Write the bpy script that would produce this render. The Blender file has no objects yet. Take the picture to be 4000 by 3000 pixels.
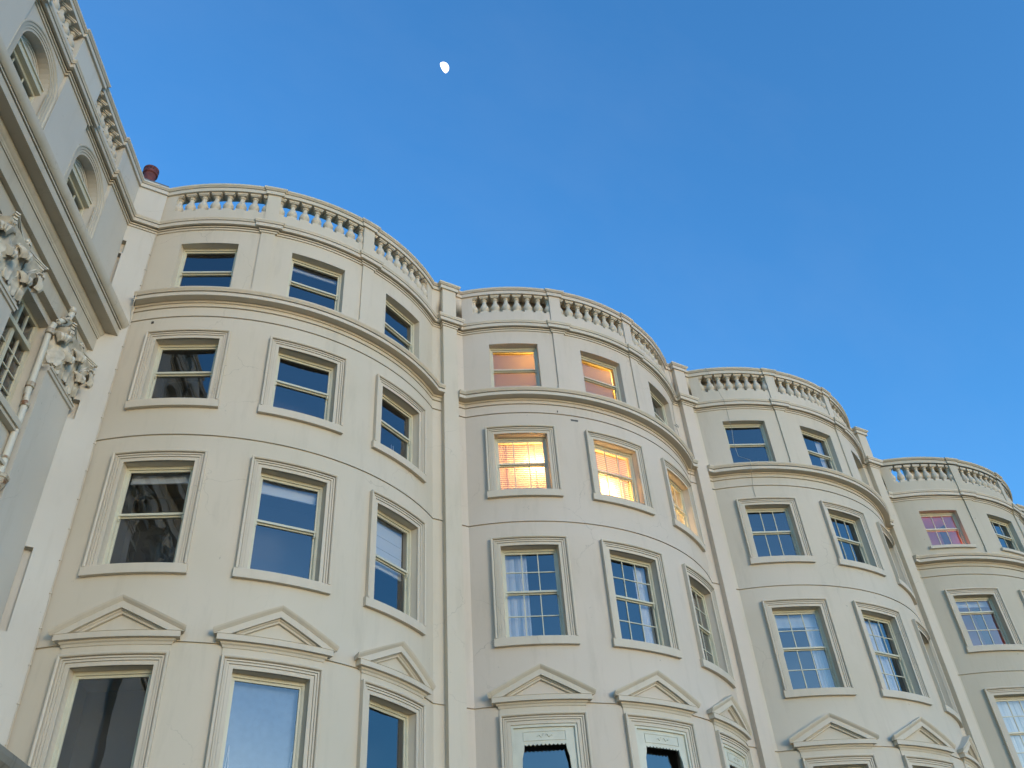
import bpy, math, random
from math import sin, cos, pi, radians as RAD, sqrt, floor
from mathutils import Vector, Matrix
random.seed(7)
scn = bpy.context.scene
COL = scn.collection
# ------------------------------------------------------------------ site dimensions (metres, eye at z=0)
GROUND = -1.62
BR = 5.4556            # bow radius
YC = 19.8339           # y of the bow centres
X0 = 3.8667            # x of the first bow centre
PITCH = 8.0
TE = 40.6              # bow end angle
YW = YC - BR * cos(RAD(TE))          # flat wall between the bows
XE = BR * sin(RAD(TE))

# ------------------------------------------------------------------ materials
def nt(name):
    m = bpy.data.materials.new(name); m.use_nodes = True
    t = m.node_tree
    return m, t, t.nodes, t.links, t.nodes['Principled BSDF']

def stucco(name, base, alt, stain=(.33, .28, .2), rough=.62, stain_amt=.3, bump=.2, speck=.45):
    m, t, N, L, P = nt(name)
    geo = N.new('ShaderNodeNewGeometry')
    n1 = N.new('ShaderNodeTexNoise'); n1.inputs['Scale'].default_value = .55; n1.inputs['Detail'].default_value = 5
    L.new(geo.outputs['Position'], n1.inputs['Vector'])
    r1 = N.new('ShaderNodeValToRGB'); r1.color_ramp.elements[0].position = .36; r1.color_ramp.elements[1].position = .66
    r1.color_ramp.elements[0].color = (*alt, 1); r1.color_ramp.elements[1].color = (*base, 1)
    L.new(n1.outputs['Fac'], r1.inputs['Fac'])
    # streaky weathering, stretched down the wall
    mp = N.new('ShaderNodeMapping'); mp.inputs['Scale'].default_value = (2.6, 2.6, .42)
    L.new(geo.outputs['Position'], mp.inputs['Vector'])
    n2 = N.new('ShaderNodeTexNoise'); n2.inputs['Scale'].default_value = 1.3; n2.inputs['Detail'].default_value = 8; n2.inputs['Roughness'].default_value = .65
    L.new(mp.outputs['Vector'], n2.inputs['Vector'])
    r2 = N.new('ShaderNodeValToRGB'); r2.color_ramp.elements[0].position = .52; r2.color_ramp.elements[1].position = .8
    r2.color_ramp.elements[0].color = (0, 0, 0, 1); r2.color_ramp.elements[1].color = (stain_amt,) * 3 + (1,)
    L.new(n2.outputs['Fac'], r2.inputs['Fac'])
    mx = N.new('ShaderNodeMix'); mx.data_type = 'RGBA'
    L.new(r2.outputs['Color'], mx.inputs['Factor']); L.new(r1.outputs['Color'], mx.inputs['A']); mx.inputs['B'].default_value = (*stain, 1)
    # small chips and spots
    n3 = N.new('ShaderNodeTexNoise'); n3.inputs['Scale'].default_value = 9; n3.inputs['Detail'].default_value = 3
    L.new(geo.outputs['Position'], n3.inputs['Vector'])
    r3 = N.new('ShaderNodeValToRGB'); r3.color_ramp.elements[0].position = .735; r3.color_ramp.elements[1].position = .77
    r3.color_ramp.elements[0].color = (0, 0, 0, 1); r3.color_ramp.elements[1].color = (speck,) * 3 + (1,)
    L.new(n3.outputs['Fac'], r3.inputs['Fac'])
    mx2 = N.new('ShaderNodeMix'); mx2.data_type = 'RGBA'
    L.new(r3.outputs['Color'], mx2.inputs['Factor']); L.new(mx.outputs['Result'], mx2.inputs['A']); mx2.inputs['B'].default_value = (.2, .18, .15, 1)
    vo = N.new('ShaderNodeTexVoronoi'); vo.feature = 'DISTANCE_TO_EDGE'; vo.inputs['Scale'].default_value = .9
    nw = N.new('ShaderNodeTexNoise'); nw.inputs['Scale'].default_value = 2.5; nw.inputs['Detail'].default_value = 6
    L.new(geo.outputs['Position'], nw.inputs['Vector'])
    vm = N.new('ShaderNodeVectorMath'); vm.operation = 'MULTIPLY_ADD'; vm.inputs[1].default_value = (.5, .5, .5)
    L.new(nw.outputs['Color'], vm.inputs[0]); L.new(geo.outputs['Position'], vm.inputs[2]); L.new(vm.outputs[0], vo.inputs['Vector'])
    lt = N.new('ShaderNodeMath'); lt.operation = 'LESS_THAN'; lt.inputs[1].default_value = .0045; L.new(vo.outputs['Distance'], lt.inputs[0])
    rc = N.new('ShaderNodeValToRGB'); rc.color_ramp.elements[0].position = .56; rc.color_ramp.elements[1].position = .66; rc.color_ramp.elements[0].color = (0, 0, 0, 1); rc.color_ramp.elements[1].color = (.28, .28, .28, 1)
    nm = N.new('ShaderNodeTexNoise'); nm.inputs['Scale'].default_value = .45; L.new(geo.outputs['Position'], nm.inputs['Vector']); L.new(nm.outputs['Fac'], rc.inputs['Fac'])
    ml = N.new('ShaderNodeMath'); ml.operation = 'MULTIPLY'; L.new(lt.outputs[0], ml.inputs[0]); L.new(rc.outputs['Color'], ml.inputs[1])
    mx3 = N.new('ShaderNodeMix'); mx3.data_type = 'RGBA'; L.new(ml.outputs[0], mx3.inputs['Factor']); L.new(mx2.outputs['Result'], mx3.inputs['A']); mx3.inputs['B'].default_value = (.17, .14, .10, 1)
    L.new(mx3.outputs['Result'], P.inputs['Base Color'])
    P.inputs['Roughness'].default_value = rough
    P.inputs['Specular IOR Level'].default_value = .35
    b1 = N.new('ShaderNodeBump'); b1.inputs['Strength'].default_value = bump; b1.inputs['Distance'].default_value = .02
    n4 = N.new('ShaderNodeTexNoise'); n4.inputs['Scale'].default_value = 2.2; n4.inputs['Detail'].default_value = 7
    L.new(geo.outputs['Position'], n4.inputs['Vector']); L.new(n4.outputs['Fac'], b1.inputs['Height'])
    n5 = N.new('ShaderNodeTexNoise'); n5.inputs['Scale'].default_value = 60; n5.inputs['Detail'].default_value = 2
    L.new(geo.outputs['Position'], n5.inputs['Vector'])
    b2 = N.new('ShaderNodeBump'); b2.inputs['Strength'].default_value = bump * .6; b2.inputs['Distance'].default_value = .004
    L.new(n5.outputs['Fac'], b2.inputs['Height']); L.new(b1.outputs['Normal'], b2.inputs['Normal']); L.new(b2.outputs['Normal'], P.inputs['Normal'])
    return m

def plain(name, col, rough=.5, metal=0., spec=.5, noise=.0, nscale=4., bump=0.):
    m, t, N, L, P = nt(name)
    P.inputs['Base Color'].default_value = (*col, 1); P.inputs['Roughness'].default_value = rough
    P.inputs['Metallic'].default_value = metal; P.inputs['Specular IOR Level'].default_value = spec
    if noise or bump:
        geo = N.new('ShaderNodeNewGeometry'); n = N.new('ShaderNodeTexNoise'); n.inputs['Scale'].default_value = nscale; n.inputs['Detail'].default_value = 6
        L.new(geo.outputs['Position'], n.inputs['Vector'])
        if noise:
            r = N.new('ShaderNodeValToRGB'); r.color_ramp.elements[0].position = .35; r.color_ramp.elements[1].position = .65
            r.color_ramp.elements[0].color = (*[c * (1 - noise) for c in col], 1); r.color_ramp.elements[1].color = (*[min(1, c * (1 + noise * .4)) for c in col], 1)
            L.new(n.outputs['Fac'], r.inputs['Fac']); L.new(r.outputs['Color'], P.inputs['Base Color'])
        if bump:
            b = N.new('ShaderNodeBump'); b.inputs['Strength'].default_value = bump; b.inputs['Distance'].default_value = .01
            L.new(n.outputs['Fac'], b.inputs['Height']); L.new(b.outputs['Normal'], P.inputs['Normal'])
    return m

def rusty(name, paint, rust, amt=.56):
    m, t, N, L, P = nt(name)
    geo = N.new('ShaderNodeNewGeometry'); n = N.new('ShaderNodeTexNoise'); n.inputs['Scale'].default_value = 5; n.inputs['Detail'].default_value = 8
    L.new(geo.outputs['Position'], n.inputs['Vector'])
    r = N.new('ShaderNodeValToRGB'); r.color_ramp.elements[0].position = amt; r.color_ramp.elements[1].position = amt + .1
    r.color_ramp.elements[0].color = (*paint, 1); r.color_ramp.elements[1].color = (*rust, 1)
    L.new(n.outputs['Fac'], r.inputs['Fac']); L.new(r.outputs['Color'], P.inputs['Base Color']); P.inputs['Roughness'].default_value = .55
    return m

def glass(name, mult=1.9, base=.02, tint=(.9, .93, .95), wob=.03, seed=0., glossc=(1, 1, 1)):
    m, t, N, L, P = nt(name); N.remove(P)
    out = N['Material Output']
    fr = N.new('ShaderNodeFresnel'); fr.inputs['IOR'].default_value = 1.5
    mm = N.new('ShaderNodeMath'); mm.operation = 'MULTIPLY_ADD'; mm.inputs[1].default_value = mult; mm.inputs[2].default_value = base; mm.use_clamp = True
    L.new(fr.outputs['Fac'], mm.inputs[0])
    tr = N.new('ShaderNodeBsdfTransparent'); tr.inputs['Color'].default_value = (*tint, 1)
    gl = N.new('ShaderNodeBsdfGlossy'); gl.inputs['Roughness'].default_value = .015; gl.inputs['Color'].default_value = (*glossc, 1)
    geo = N.new('ShaderNodeNewGeometry'); n = N.new('ShaderNodeTexNoise'); n.inputs['Scale'].default_value = 1.4; n.inputs['Detail'].default_value = 1
    n.noise_dimensions = '4D'; n.inputs['W'].default_value = seed
    L.new(geo.outputs['Position'], n.inputs['Vector'])
    b = N.new('ShaderNodeBump'); b.inputs['Strength'].default_value = wob * 10; b.inputs['Distance'].default_value = .02
    L.new(n.outputs['Fac'], b.inputs['Height']); L.new(b.outputs['Normal'], gl.inputs['Normal'])
    mx = N.new('ShaderNodeMixShader'); L.new(mm.outputs[0], mx.inputs[0]); L.new(tr.outputs[0], mx.inputs[1]); L.new(gl.outputs[0], mx.inputs[2])
    L.new(mx.outputs[0], out.inputs['Surface'])
    return m

def emit(name, col, s):
    m, t, N, L, P = nt(name); N.remove(P)
    e = N.new('ShaderNodeEmission'); e.inputs[0].default_value = (*col, 1); e.inputs[1].default_value = s
    L.new(e.outputs[0], N['Material Output'].inputs['Surface'])
    return m

def cloth(name, col, trans=.5, folds=0.):
    m, t, N, L, P = nt(name); N.remove(P)
    d = N.new('ShaderNodeBsdfDiffuse'); d.inputs[0].default_value = (*col, 1)
    tl = N.new('ShaderNodeBsdfTranslucent'); tl.inputs[0].default_value = (*col, 1)
    mx = N.new('ShaderNodeMixShader'); mx.inputs[0].default_value = trans
    L.new(d.outputs[0], mx.inputs[1]); L.new(tl.outputs[0], mx.inputs[2]); L.new(mx.outputs[0], N['Material Output'].inputs['Surface'])
    return m

M = {}
M['h0'] = stucco('cream_stucco_a', (0.599, 0.521, 0.407), (0.566, 0.493, 0.375))
M['h1'] = stucco('cream_stucco_b', (0.604, 0.516, 0.417), (0.575, 0.488, 0.384))
M['h2'] = stucco('cream_stucco_c', (0.590, 0.512, 0.403), (0.557, 0.484, 0.371))
M['h3'] = stucco('cream_stucco_d', (0.519, 0.456, 0.347), (0.486, 0.423, 0.315), stain_amt=.25)
M['corner'] = stucco('cream_stucco_corner', (0.552, 0.512, 0.437), (0.519, 0.476, 0.401), stain_amt=.25)  # the houses' cream, cooled so the base colour carries this front's bluish shade
M['trim'] = stucco('trim_paint', (0.609, 0.530, 0.417), (0.575, 0.498, 0.380), stain=(.3, .24, .155), stain_amt=.22, bump=.25, speck=.3)
M['trim2'] = stucco('corner_trim_paint', (0.543, 0.484, 0.384), (0.491, 0.428, 0.329), stain=(.26, .21, .13), stain_amt=.4, bump=.35)
M['dirty'] = stucco('weathered_cornice', (.34, .31, .25), (.17, .15, .12), stain=(.03, .028, .022), stain_amt=1., bump=.8)
M['frame'] = plain('sash_paint', (.575, .54, .405), .38, noise=.06)
M['green'] = plain('pale_green_paint', (.60, .575, .46), .45, noise=.08)
M['carve'] = plain('carved_stucco', (.58, .52, .41), .6, noise=.3, nscale=5, bump=.15)
M['pipe'] = rusty('rusty_pipe_paint', (.59, .55, .45), (.22, .12, .055), .60)
M['rust'] = rusty('rusty_collar', (.44, .38, .28), (.20, .09, .035), .50)
M['lead'] = plain('lead', (.13, .14, .15), .5, noise=.3)
M['terra'] = plain('terracotta', (.15, .035, .028), .7, noise=.35, nscale=8)
M['black'] = plain('black_plastic', (.015, .015, .015), .5)
M['cable'] = plain('cream_cable', (.52, .46, .36), .6)
M['wire'] = plain('grey_wire', (.36, .32, .25), .6)
M['roof'] = plain('slate_roof', (.09, .09, .1), .7, noise=.3)
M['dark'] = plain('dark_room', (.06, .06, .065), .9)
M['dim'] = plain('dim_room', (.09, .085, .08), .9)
M['warm'] = plain('warm_room', (.72, .62, .46), .9)
M['orange'] = plain('orange_room', (.66, .60, .48), .9)
M['redroom'] = plain('red_room', (.55, .40, .34), .9)
M['pinkroom'] = plain('pink_room', (.45, .3, .28), .9)
M['curtain'] = cloth('white_voile', (.68, .68, .70), .15)
M['blind'] = cloth('white_roller_blind', (.8, .82, .84), .4)
M['slat'] = cloth('venetian_slat', (.80, .66, .46), .7)
M['amber'] = cloth('amber_glow_sheet', (.60, .49, .26), .8)  # tint of the sheet added to even out the attic glow
M['slatshade'] = cloth('slat_shade_line', (.42, .25, .16), .2)  # dark brown for the painted shadow line under each slat
for i in range(4):
    M['glass%d' % i] = glass('window_glass_%d' % i, 1.75, .065, seed=i * 3.1)
M['frost'] = plain('frosted_film', (.10, .14, .20), .25, noise=.15, nscale=9)
M['moon'] = emit('moonlight', (1, .98, .95), .45)
M['lamp'] = emit('warm_lamp', (1, .66, .30), 17)
M['lampdim'] = emit('orange_lamp', (1, .62, .15), 16)
M['lampred'] = emit('red_lamp', (1, .16, .07), 20)

# ------------------------------------------------------------------ mesh helpers
class MB:
    def __init__(self): self.v = []; self.f = []
    def vert(self, p): self.v.append((p[0], p[1], p[2])); return len(self.v) - 1
    def quad(self, a, b, c, d):
        i = len(self.v); self.v += [tuple(a), tuple(b), tuple(c), tuple(d)]; self.f.append((i, i + 1, i + 2, i + 3))
    def grid(self, rows, closed=False, flip=False):
        """rows: list of equal-length point lists; skinned between neighbours"""
        n = len(rows[0]); base = len(self.v)
        for r in rows:
            for p in r: self.v.append(tuple(p))
        for i in range(len(rows) - 1):
            for j in range(n if closed else n - 1):
                k = (j + 1) % n
                q = (base + i * n + j, base + i * n + k, base + (i + 1) * n + k, base + (i + 1) * n + j)
                self.f.append(q[::-1] if flip else q)
        return base, n
    def poly(self, pts):
        i = len(self.v); self.v += [tuple(p) for p in pts]; self.f.append(tuple(range(i, i + len(pts))))
    def box(self, fn, a0, a1, b0, b1, z0, z1, na=1):
        """box in mapped space fn(a, off, z); subdivided na times along a"""
        prof = [(b0, z0), (b1, z0), (b1, z1), (b0, z1)]
        rows = [[fn(a0 + (a1 - a0) * i / na, o, z) for o, z in prof] for i in range(na + 1)]
        self.grid(rows, closed=True)
        self.poly(rows[0]); self.poly(rows[-1][::-1])
    def tube(self, pts, r, n=8, cap=True):
        pts = [Vector(p) for p in pts]; rows = []
        rr = r if isinstance(r, (list, tuple)) else [r] * len(pts)
        for i, p in enumerate(pts):
            d = (pts[min(i + 1, len(pts) - 1)] - pts[max(i - 1, 0)]).normalized()
            x = d.cross(Vector((0, 0, 1)) if abs(d.z) < .9 else Vector((1, 0, 0))).normalized(); y = d.cross(x)
            rows.append([p + (x * cos(2 * pi * k / n) + y * sin(2 * pi * k / n)) * rr[i] for k in range(n)])
        self.grid(rows, closed=True)
        if cap: self.poly(rows[0][::-1]); self.poly(rows[-1])
    def build(self, name, mat, parent=None, origin=(0, 0, 0), smooth=False, recalc=True):
        o3 = Vector(origin)
        me = bpy.data.meshes.new(name)
        me.from_pydata([(x - o3.x, y - o3.y, z - o3.z) for x, y, z in self.v], [], self.f)
        me.materials.append(mat)
        if recalc or smooth:
            import bmesh
            bm = bmesh.new(); bm.from_mesh(me)
            bmesh.ops.remove_doubles(bm, verts=bm.verts, dist=.0004)
            bmesh.ops.recalc_face_normals(bm, faces=bm.faces)
            if smooth:
                for f in bm.faces: f.smooth = True
                for e in bm.edges:
                    if len(e.link_faces) == 2 and e.calc_face_angle(0) > RAD(32): e.smooth = False
            bm.to_mesh(me); bm.free()
        ob = bpy.data.objects.new(name, me); COL.objects.link(ob)
        if parent: ob.parent = parent
        else: ob.location = o3
        return ob

def tag(o, label=None, cat=None, group=None, kind=None):
    if label: o['label'] = label
    if cat: o['category'] = cat
    if group: o['group'] = group
    if kind: o['kind'] = kind
    return o

def empty(name, loc):
    o = bpy.data.objects.new(name, None); o.location = loc; o.empty_display_size = .3; COL.objects.link(o); return o

def offset_poly(pts, off):
    """plan polyline offset outward (right-hand side of travel), mitred"""
    res = []
    n = len(pts)
    for i in range(n):
        ns = []
        if i > 0:
            dx, dy = pts[i][0] - pts[i-1][0], pts[i][1] - pts[i-1][1]; l = sqrt(dx*dx + dy*dy); ns.append((dy / l, -dx / l))
        if i < n - 1:
            dx, dy = pts[i+1][0] - pts[i][0], pts[i+1][1] - pts[i][1]; l = sqrt(dx*dx + dy*dy); ns.append((dy / l, -dx / l))
        if len(ns) == 1: m = ns[0]; k = 1
        else:
            mx, my = ns[0][0] + ns[1][0], ns[0][1] + ns[1][1]; l = sqrt(mx*mx + my*my); m = (mx / l, my / l)
            k = 1 / max(.3, m[0] * ns[0][0] + m[1] * ns[0][1])
        res.append((pts[i][0] + m[0] * off * k, pts[i][1] + m[1] * off * k))
    return res

def sweep(mb, pts, prof, caps=True):
    """closed profile [(off, z)...] swept along a plan polyline"""
    cols = []
    for o, z in prof:
        cols.append([(x, y, z) for x, y in offset_poly(pts, o)])
    rows = [[c[i] for c in cols] for i in range(len(pts))]
    mb.grid(rows, closed=True)
    if caps: mb.poly(rows[0]); mb.poly(rows[-1][::-1])

# ------------------------------------------------------------------ house profiles
C1 = [(-.05, 16.40), (.025, 16.40), (.03, 16.445), (.055, 16.447), (.06, 16.485), (.075, 16.49), (.13, 16.49), (.13, 16.60), (.147, 16.603), (.15, 16.63), (.172, 16.665), (.172, 16.70), (-.05, 16.735)]
C2 = [(-.05, 14.012), (.03, 14.012), (.035, 14.03), (.05, 14.05), (.215, 14.05), (.215, 14.150), (.195, 14.151), (.195, 14.163), (.232, 14.165), (.238, 14.19), (.262, 14.215), (.275, 14.24), (.275, 14.262), (-.05, 14.33)]
COPE = [(-.29, 17.805), (.045, 17.805), (.045, 17.915), (.062, 17.917), (.07, 17.94), (.10, 17.965), (.10, 18.01), (-.10, 18.045), (-.33, 18.02), (-.33, 17.95), (-.29, 17.94)]

def undercut(prof, d=.022, h=.010, swap=False):
    """cut a narrow shadow gap at the root of every stepped soffit"""
    P_ = [(b, a) for a, b in prof] if swap else list(prof)
    out = []
    for i, p in enumerate(P_):
        out.append(p)
        if 0 < i < len(P_) - 2:
            q = P_[i + 1]
            if q[0] - p[0] > .011 and abs(q[1] - p[1]) < .0125 and p[0] > 0:
                out += [(p[0] - d, p[1] + .0005), (p[0] - d, q[1] + h), (q[0], q[1] + h)]
                P_[i + 1] = (q[0], q[1] + h + .0005)
    return [(b, a) for a, b in out] if swap else out
C1 = undercut(C1); C2 = undercut(C2); COPE = undercut(COPE)
def shift(prof, dz): return [(o, z + dz) for o, z in prof]

def baluster_mesh():
    mb = MB()
    H = .665
    def sq(h, z0, z1, taper=0):
        mb.box(lambda a, b, z: (a, b, z), -h, h, -h, h, z0, z1)
    sq(.112, 0, .07); sq(.122, H - .06, H); sq(.105, H - .085, H - .06)
    prof = [(.088, .07), (.096, .08), (.096, .095), (.082, .11), (.094, .14), (.118, .18), (.128, .225), (.124, .265), (.105, .32), (.082, .37), (.064, .42), (.055, .465), (.054, .495), (.060, .515), (.076, .52), (.076, .536), (.062, .542), (.066, .56), (.085, .582)]
    rows = [[(r * cos(2 * pi * k / 14), r * sin(2 * pi * k / 14), z) for k in range(14)] for r, z in prof]
    mb.grid(rows, closed=True)
    o = mb.build('baluster', M['trim'], smooth=True)
    me = o.data; bpy.data.objects.remove(o)
    return me
BAL = baluster_mesh()
BAL_C = BAL.copy(); BAL_C.materials.clear(); BAL_C.materials.append(M['trim2'])

def place_baluster(parent, root, x, y, z, rot, mesh=BAL):
    o = bpy.data.objects.new('baluster', mesh); COL.objects.link(o); o.parent = parent
    o.location = (x - root[0], y - root[1], z - root[2]); o.rotation_euler = (0, 0, rot)
    return o

# ------------------------------------------------------------------ windows of the bow houses
AW, HO, HA, HS = RAD(26.4), .11913, .1566, .1620
def make_sash(house, root, fn, planef, z0, z1, rail, cols, rows_up, rows_lo, look, gi, horns=True):
    """fn: bent map (a,off,z); planef: flat map (a,o,z) in the tangent plane of the window"""
    w = HO * (BR - .16) + .01
    fo = -.195                       # front of box frame
    mb = MB()
    def bar(a0, a1, za, zb, o0, o1): mb.box(planef, a0, a1, o0, o1, za, zb)
    # box frame with a bead
    bar(-w - .03, -w + .045, z0, z1 + .02, fo - .12, fo); bar(w - .045, w + .03, z0, z1 + .02, fo - .12, fo)
    bar(-w + .045, w - .045, z1 - .06, z1 + .02, fo - .12, fo)
    bar(-w + .045, -w + .058, z0, z1 - .06, fo - .1, fo - .012); bar(w - .058, w - .045, z0, z1 - .06, fo - .1, fo - .012)
    bar(-w - .03, w + .03, z0 - .02, z0 + .035, fo - .14, fo + .03)
    iw = w - .058
    # upper sash
    s = .036; u0 = fo - .065; u1 = fo - .03
    bar(-iw, -iw + s, rail, z1 - .06, u0, u1); bar(iw - s, iw, rail, z1 - .06, u0, u1)
    bar(-iw + s, iw - s, z1 - .105, z1 - .06, u0, u1)
    bar(-iw, iw, rail - .022, rail + .022, u0 - .01, u1 + .008)
    l0 = fo - .11; l1 = fo - .075
    bar(-iw, -iw + s, z0 + .035, rail - .022, l0, l1); bar(iw - s, iw, z0 + .035, rail - .022, l0, l1)
    bar(-iw + s, iw - s, z0 + .035, z0 + .10, l0, l1); bar(-iw, iw, rail - .05, rail - .022, l0, l1 + .004)
    if horns:
        for sg in (-1, 1):
            a = sg * (iw - .021)
            bar(a - .018, a + .018, rail - .09, rail - .022, u0, u1 - .004); bar(a - .013, a + .013, rail - .115, rail - .09, u0 + .004, u1 - .012)
    g = .011
    for part, (za, zb, o0, o1, nr) in {'u': (rail + .022, z1 - .105, u0 + .006, u1 - .004, rows_up), 'l': (z0 + .10, rail - .05, l0 + .006, l1 - .004, rows_lo)}.items():
        for i in range(1, cols):
            a = -iw + s + (2 * iw - 2 * s) * i / cols; bar(a - g, a + g, za, zb, o0, o1)
        for i in range(1, nr):
            zz = za + (zb - za) * i / nr; bar(-iw + s, iw - s, zz - g, zz + g, o0, o1 - .001)
    win = mb.build('window', M['frame'], house, root)
    # panes
    pm = MB()
    pm.quad(planef(-iw + .02, u0 + .015, rail), planef(iw - .02, u0 + .015, rail), planef(iw - .02, u0 + .015, z1 - .08), planef(-iw + .02, u0 + .015, z1 - .08))
    pm.quad(planef(-iw + .02, l0 + .015, z0 + .06), planef(iw - .02, l0 + .015, z0 + .06), planef(iw - .02, l0 + .015, rail - .03), planef(-iw + .02, l0 + .015, rail - .03))
    pm.build('pane', M['glass%d' % gi], win, recalc=False, origin=root)
    # room behind
    rm = MB(); rw = .95; d0 = fo - .16; d1 = fo - 1.5; zt = z1 + .25; zb = z0 - .35
    P = planef
    c = lambda a, o, z: P(a, o, z)
    rm.quad(c(-rw, d1, zb), c(rw, d1, zb), c(rw, d1, zt), c(-rw, d1, zt))
    rm.quad(c(-rw, d0, zb), c(-rw, d1, zb), c(-rw, d1, zt), c(-rw, d0, zt)); rm.quad(c(rw, d0, zb), c(rw, d1, zb), c(rw, d1, zt), c(rw, d0, zt))
    rm.quad(c(-rw, d0, zt), c(rw, d0, zt), c(rw, d1, zt), c(-rw, d1, zt)); rm.quad(c(-rw, d0, zb), c(rw, d0, zb), c(rw, d1, zb), c(-rw, d1, zb))
    # inner face of the wall round the opening
    for a0, a1, y0, y1 in ((-rw, -w - .02, zb, zt), (w + .02, rw, zb, zt), (-w - .02, w + .02, zb, z0 - .01), (-w - .02, w + .02, z1 + .01, zt)):
        rm.quad(c(a0, d0, y0), c(a1, d0, y0), c(a1, d0, y1), c(a0, d0, y1))
    rm.build('room', M[look.get('room', 'dark')], win, root)
    def fold_cloth(name, a0, a1, za, zb, o, mat, amp=.02, freq=38, seed=0):
        cm = MB(); n = max(6, int((a1 - a0) * 55)); R = []
        for k in range(7):
            t = k / 6; zz = zb + (za - zb) * t
            R.append([P(a0 + (a1 - a0) * i / n + .01 * sin(seed + i), o + amp * (.35 + .65 * t) * (sin(freq * (a1 - a0) * i / n + seed) + .5 * sin(2.3 * freq * (a1 - a0) * i / n + seed * 2 + t)), zz) for i in range(n + 1)])
        cm.grid(R)
        return cm.build(name, mat, win, root, smooth=True)
    ob = d0 - .05
    for cu in look.get('curtain', []):
        fold_cloth('curtain', cu[0] * iw, cu[1] * iw, z0 + .03, z1, ob - .02, M['curtain'], seed=cu[0] * 5)
    if 'blind' in look:
        b = look['blind']; cm = MB(); zt2 = z1 - .02; zb2 = z1 - (z1 - z0) * b
        cm.box(P, -iw + .01, iw - .01, ob - .012, ob, zb2, zt2); cm.box(P, -iw + .01, iw - .01, ob - .02, ob + .008, zb2 - .03, zb2)
        for k in range(look.get('folds', 0)):
            zz = zb2 + (zt2 - zb2) * (k + .6) / look['folds']; cm.box(P, -iw + .01, iw - .01, ob, ob + .012, zz - .008, zz)
        cm.build('blind', M['blind'], win, root)
    if look.get('venetian'):
        cm = MB(); zz = z0 + .06
        while zz < z1 - .05:
            cm.quad(P(-iw, ob + .010, zz + .048), P(iw, ob + .010, zz + .048), P(iw, ob - .010, zz), P(-iw, ob - .010, zz)); zz += .060
        lm_ = MB(); zz = z0 + .06
        while zz < z1 - .06: lm_.box(P, -iw, iw, ob + .014, ob + .018, zz - .004, zz + .014); zz += .060
        lm_.build('slat_shade_strip', M['slatshade'], win, root)  # thin dark strips standing in for the slats' lower shadow edges
        for a in (-.35, .35): cm.box(P, a - .004, a + .004, ob - .03, ob + .02, z0 + .05, z1 - .05)
        cm.build('blind', M['slat'], win, root, recalc=False)
    if 'amber' in look:
        cm = MB(); cm.box(P, -iw, iw, d0 - .07, d0 - .062, z0, z1); cm.build('blind', M['amber'], win, root)  # added translucent sheet, no actual blind: spreads the lamp into an even orange glow
    if 'film' in look:
        cm = MB(); cm.box(P, -iw, iw, d0 - .03, d0 - .02, z0, z1); cm.build('blind', M['frost'], win, root)
    if 'cords' in look:
        cm = MB()
        for a, b2 in look['cords']:
            cm.tube([P(a * iw, d0 + .02, z1 - 1.1), P(b2 * iw, d0 + .02, z0 + .1)], .006, 5)
        cm.build('blind_cord', M['curtain'], win, root)
    if 'lamp' in look:
        a, zf, r_, mt, dd = look['lamp']; cm = MB()
        ctr = Vector(P(a * iw, d0 - dd, z0 + (z1 - z0) * zf)); R = []
        for i in range(9):
            t = pi * i / 8; R.append([ctr + Vector((r_ * sin(t) * cos(2 * pi * k / 12), r_ * sin(t) * sin(2 * pi * k / 12), -r_ * cos(t))) for k in range(12)])
        cm.grid(R, closed=True); cm.build('lamp', M[mt], win, root, smooth=True)
    return win

def bent_map(cx, yc, theta, r=BR):
    def fn(a, o, z):
        t = theta + a / r; return (cx + (r + o) * sin(t), yc - (r + o) * cos(t), z)
    return fn
def plane_map(cx, yc, theta, r=BR):
    def fn(a, o, z):
        d = r + o; return (cx + d * sin(theta) + a * cos(theta), yc - d * cos(theta) + a * sin(theta), z)
    return fn

ARCH = [(0, -.02), (0, .020), (.004, .026), (.070, .026), (.071, .044), (.112, .044), (.113, .062), (.145, .062), (.146, .074), (.155, .088), (.175, .100), (.196, .102), (.205, .096), (.205, -.02)]
ARCH = undercut(ARCH, .012, .005, swap=True)
def architrave(mb, fn, hw, z0, z1, na=8):
    """moulded surround up one jamb, over the head, down the other; bent to the bow"""
    path = [(-1, 0)] + [(-1, 1)] + [(-1 + 2 * i / na, 1) for i in range(1, na)] + [(1, 1)] + [(1, 0)]
    rows = []
    for i, (sx, top) in enumerate(path):
        row = []
        for w, o in ARCH:
            corner = abs(sx) == 1
            a = sx * (hw + (w if corner else 0)); z = (z1 + w) if top else z0
            if not corner: a = sx * (hw + w)
            row.append(fn(a, o, z))
        rows.append(row)
    mb.grid(rows, closed=True); mb.poly(rows[0]); mb.poly(rows[-1][::-1])

def crown(mb, fn, w0, prof, na=10):
    rows = []
    for o, z in prof:
        L = w0 + o
        rows.append([fn(-L, -.03, z)] + [fn(-L + 2 * L * i / na, o, z) for i in range(na + 1)] + [fn(L, -.03, z)])
    mb.grid(rows); mb.poly(rows[0]); mb.poly(rows[-1][::-1])

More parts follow.
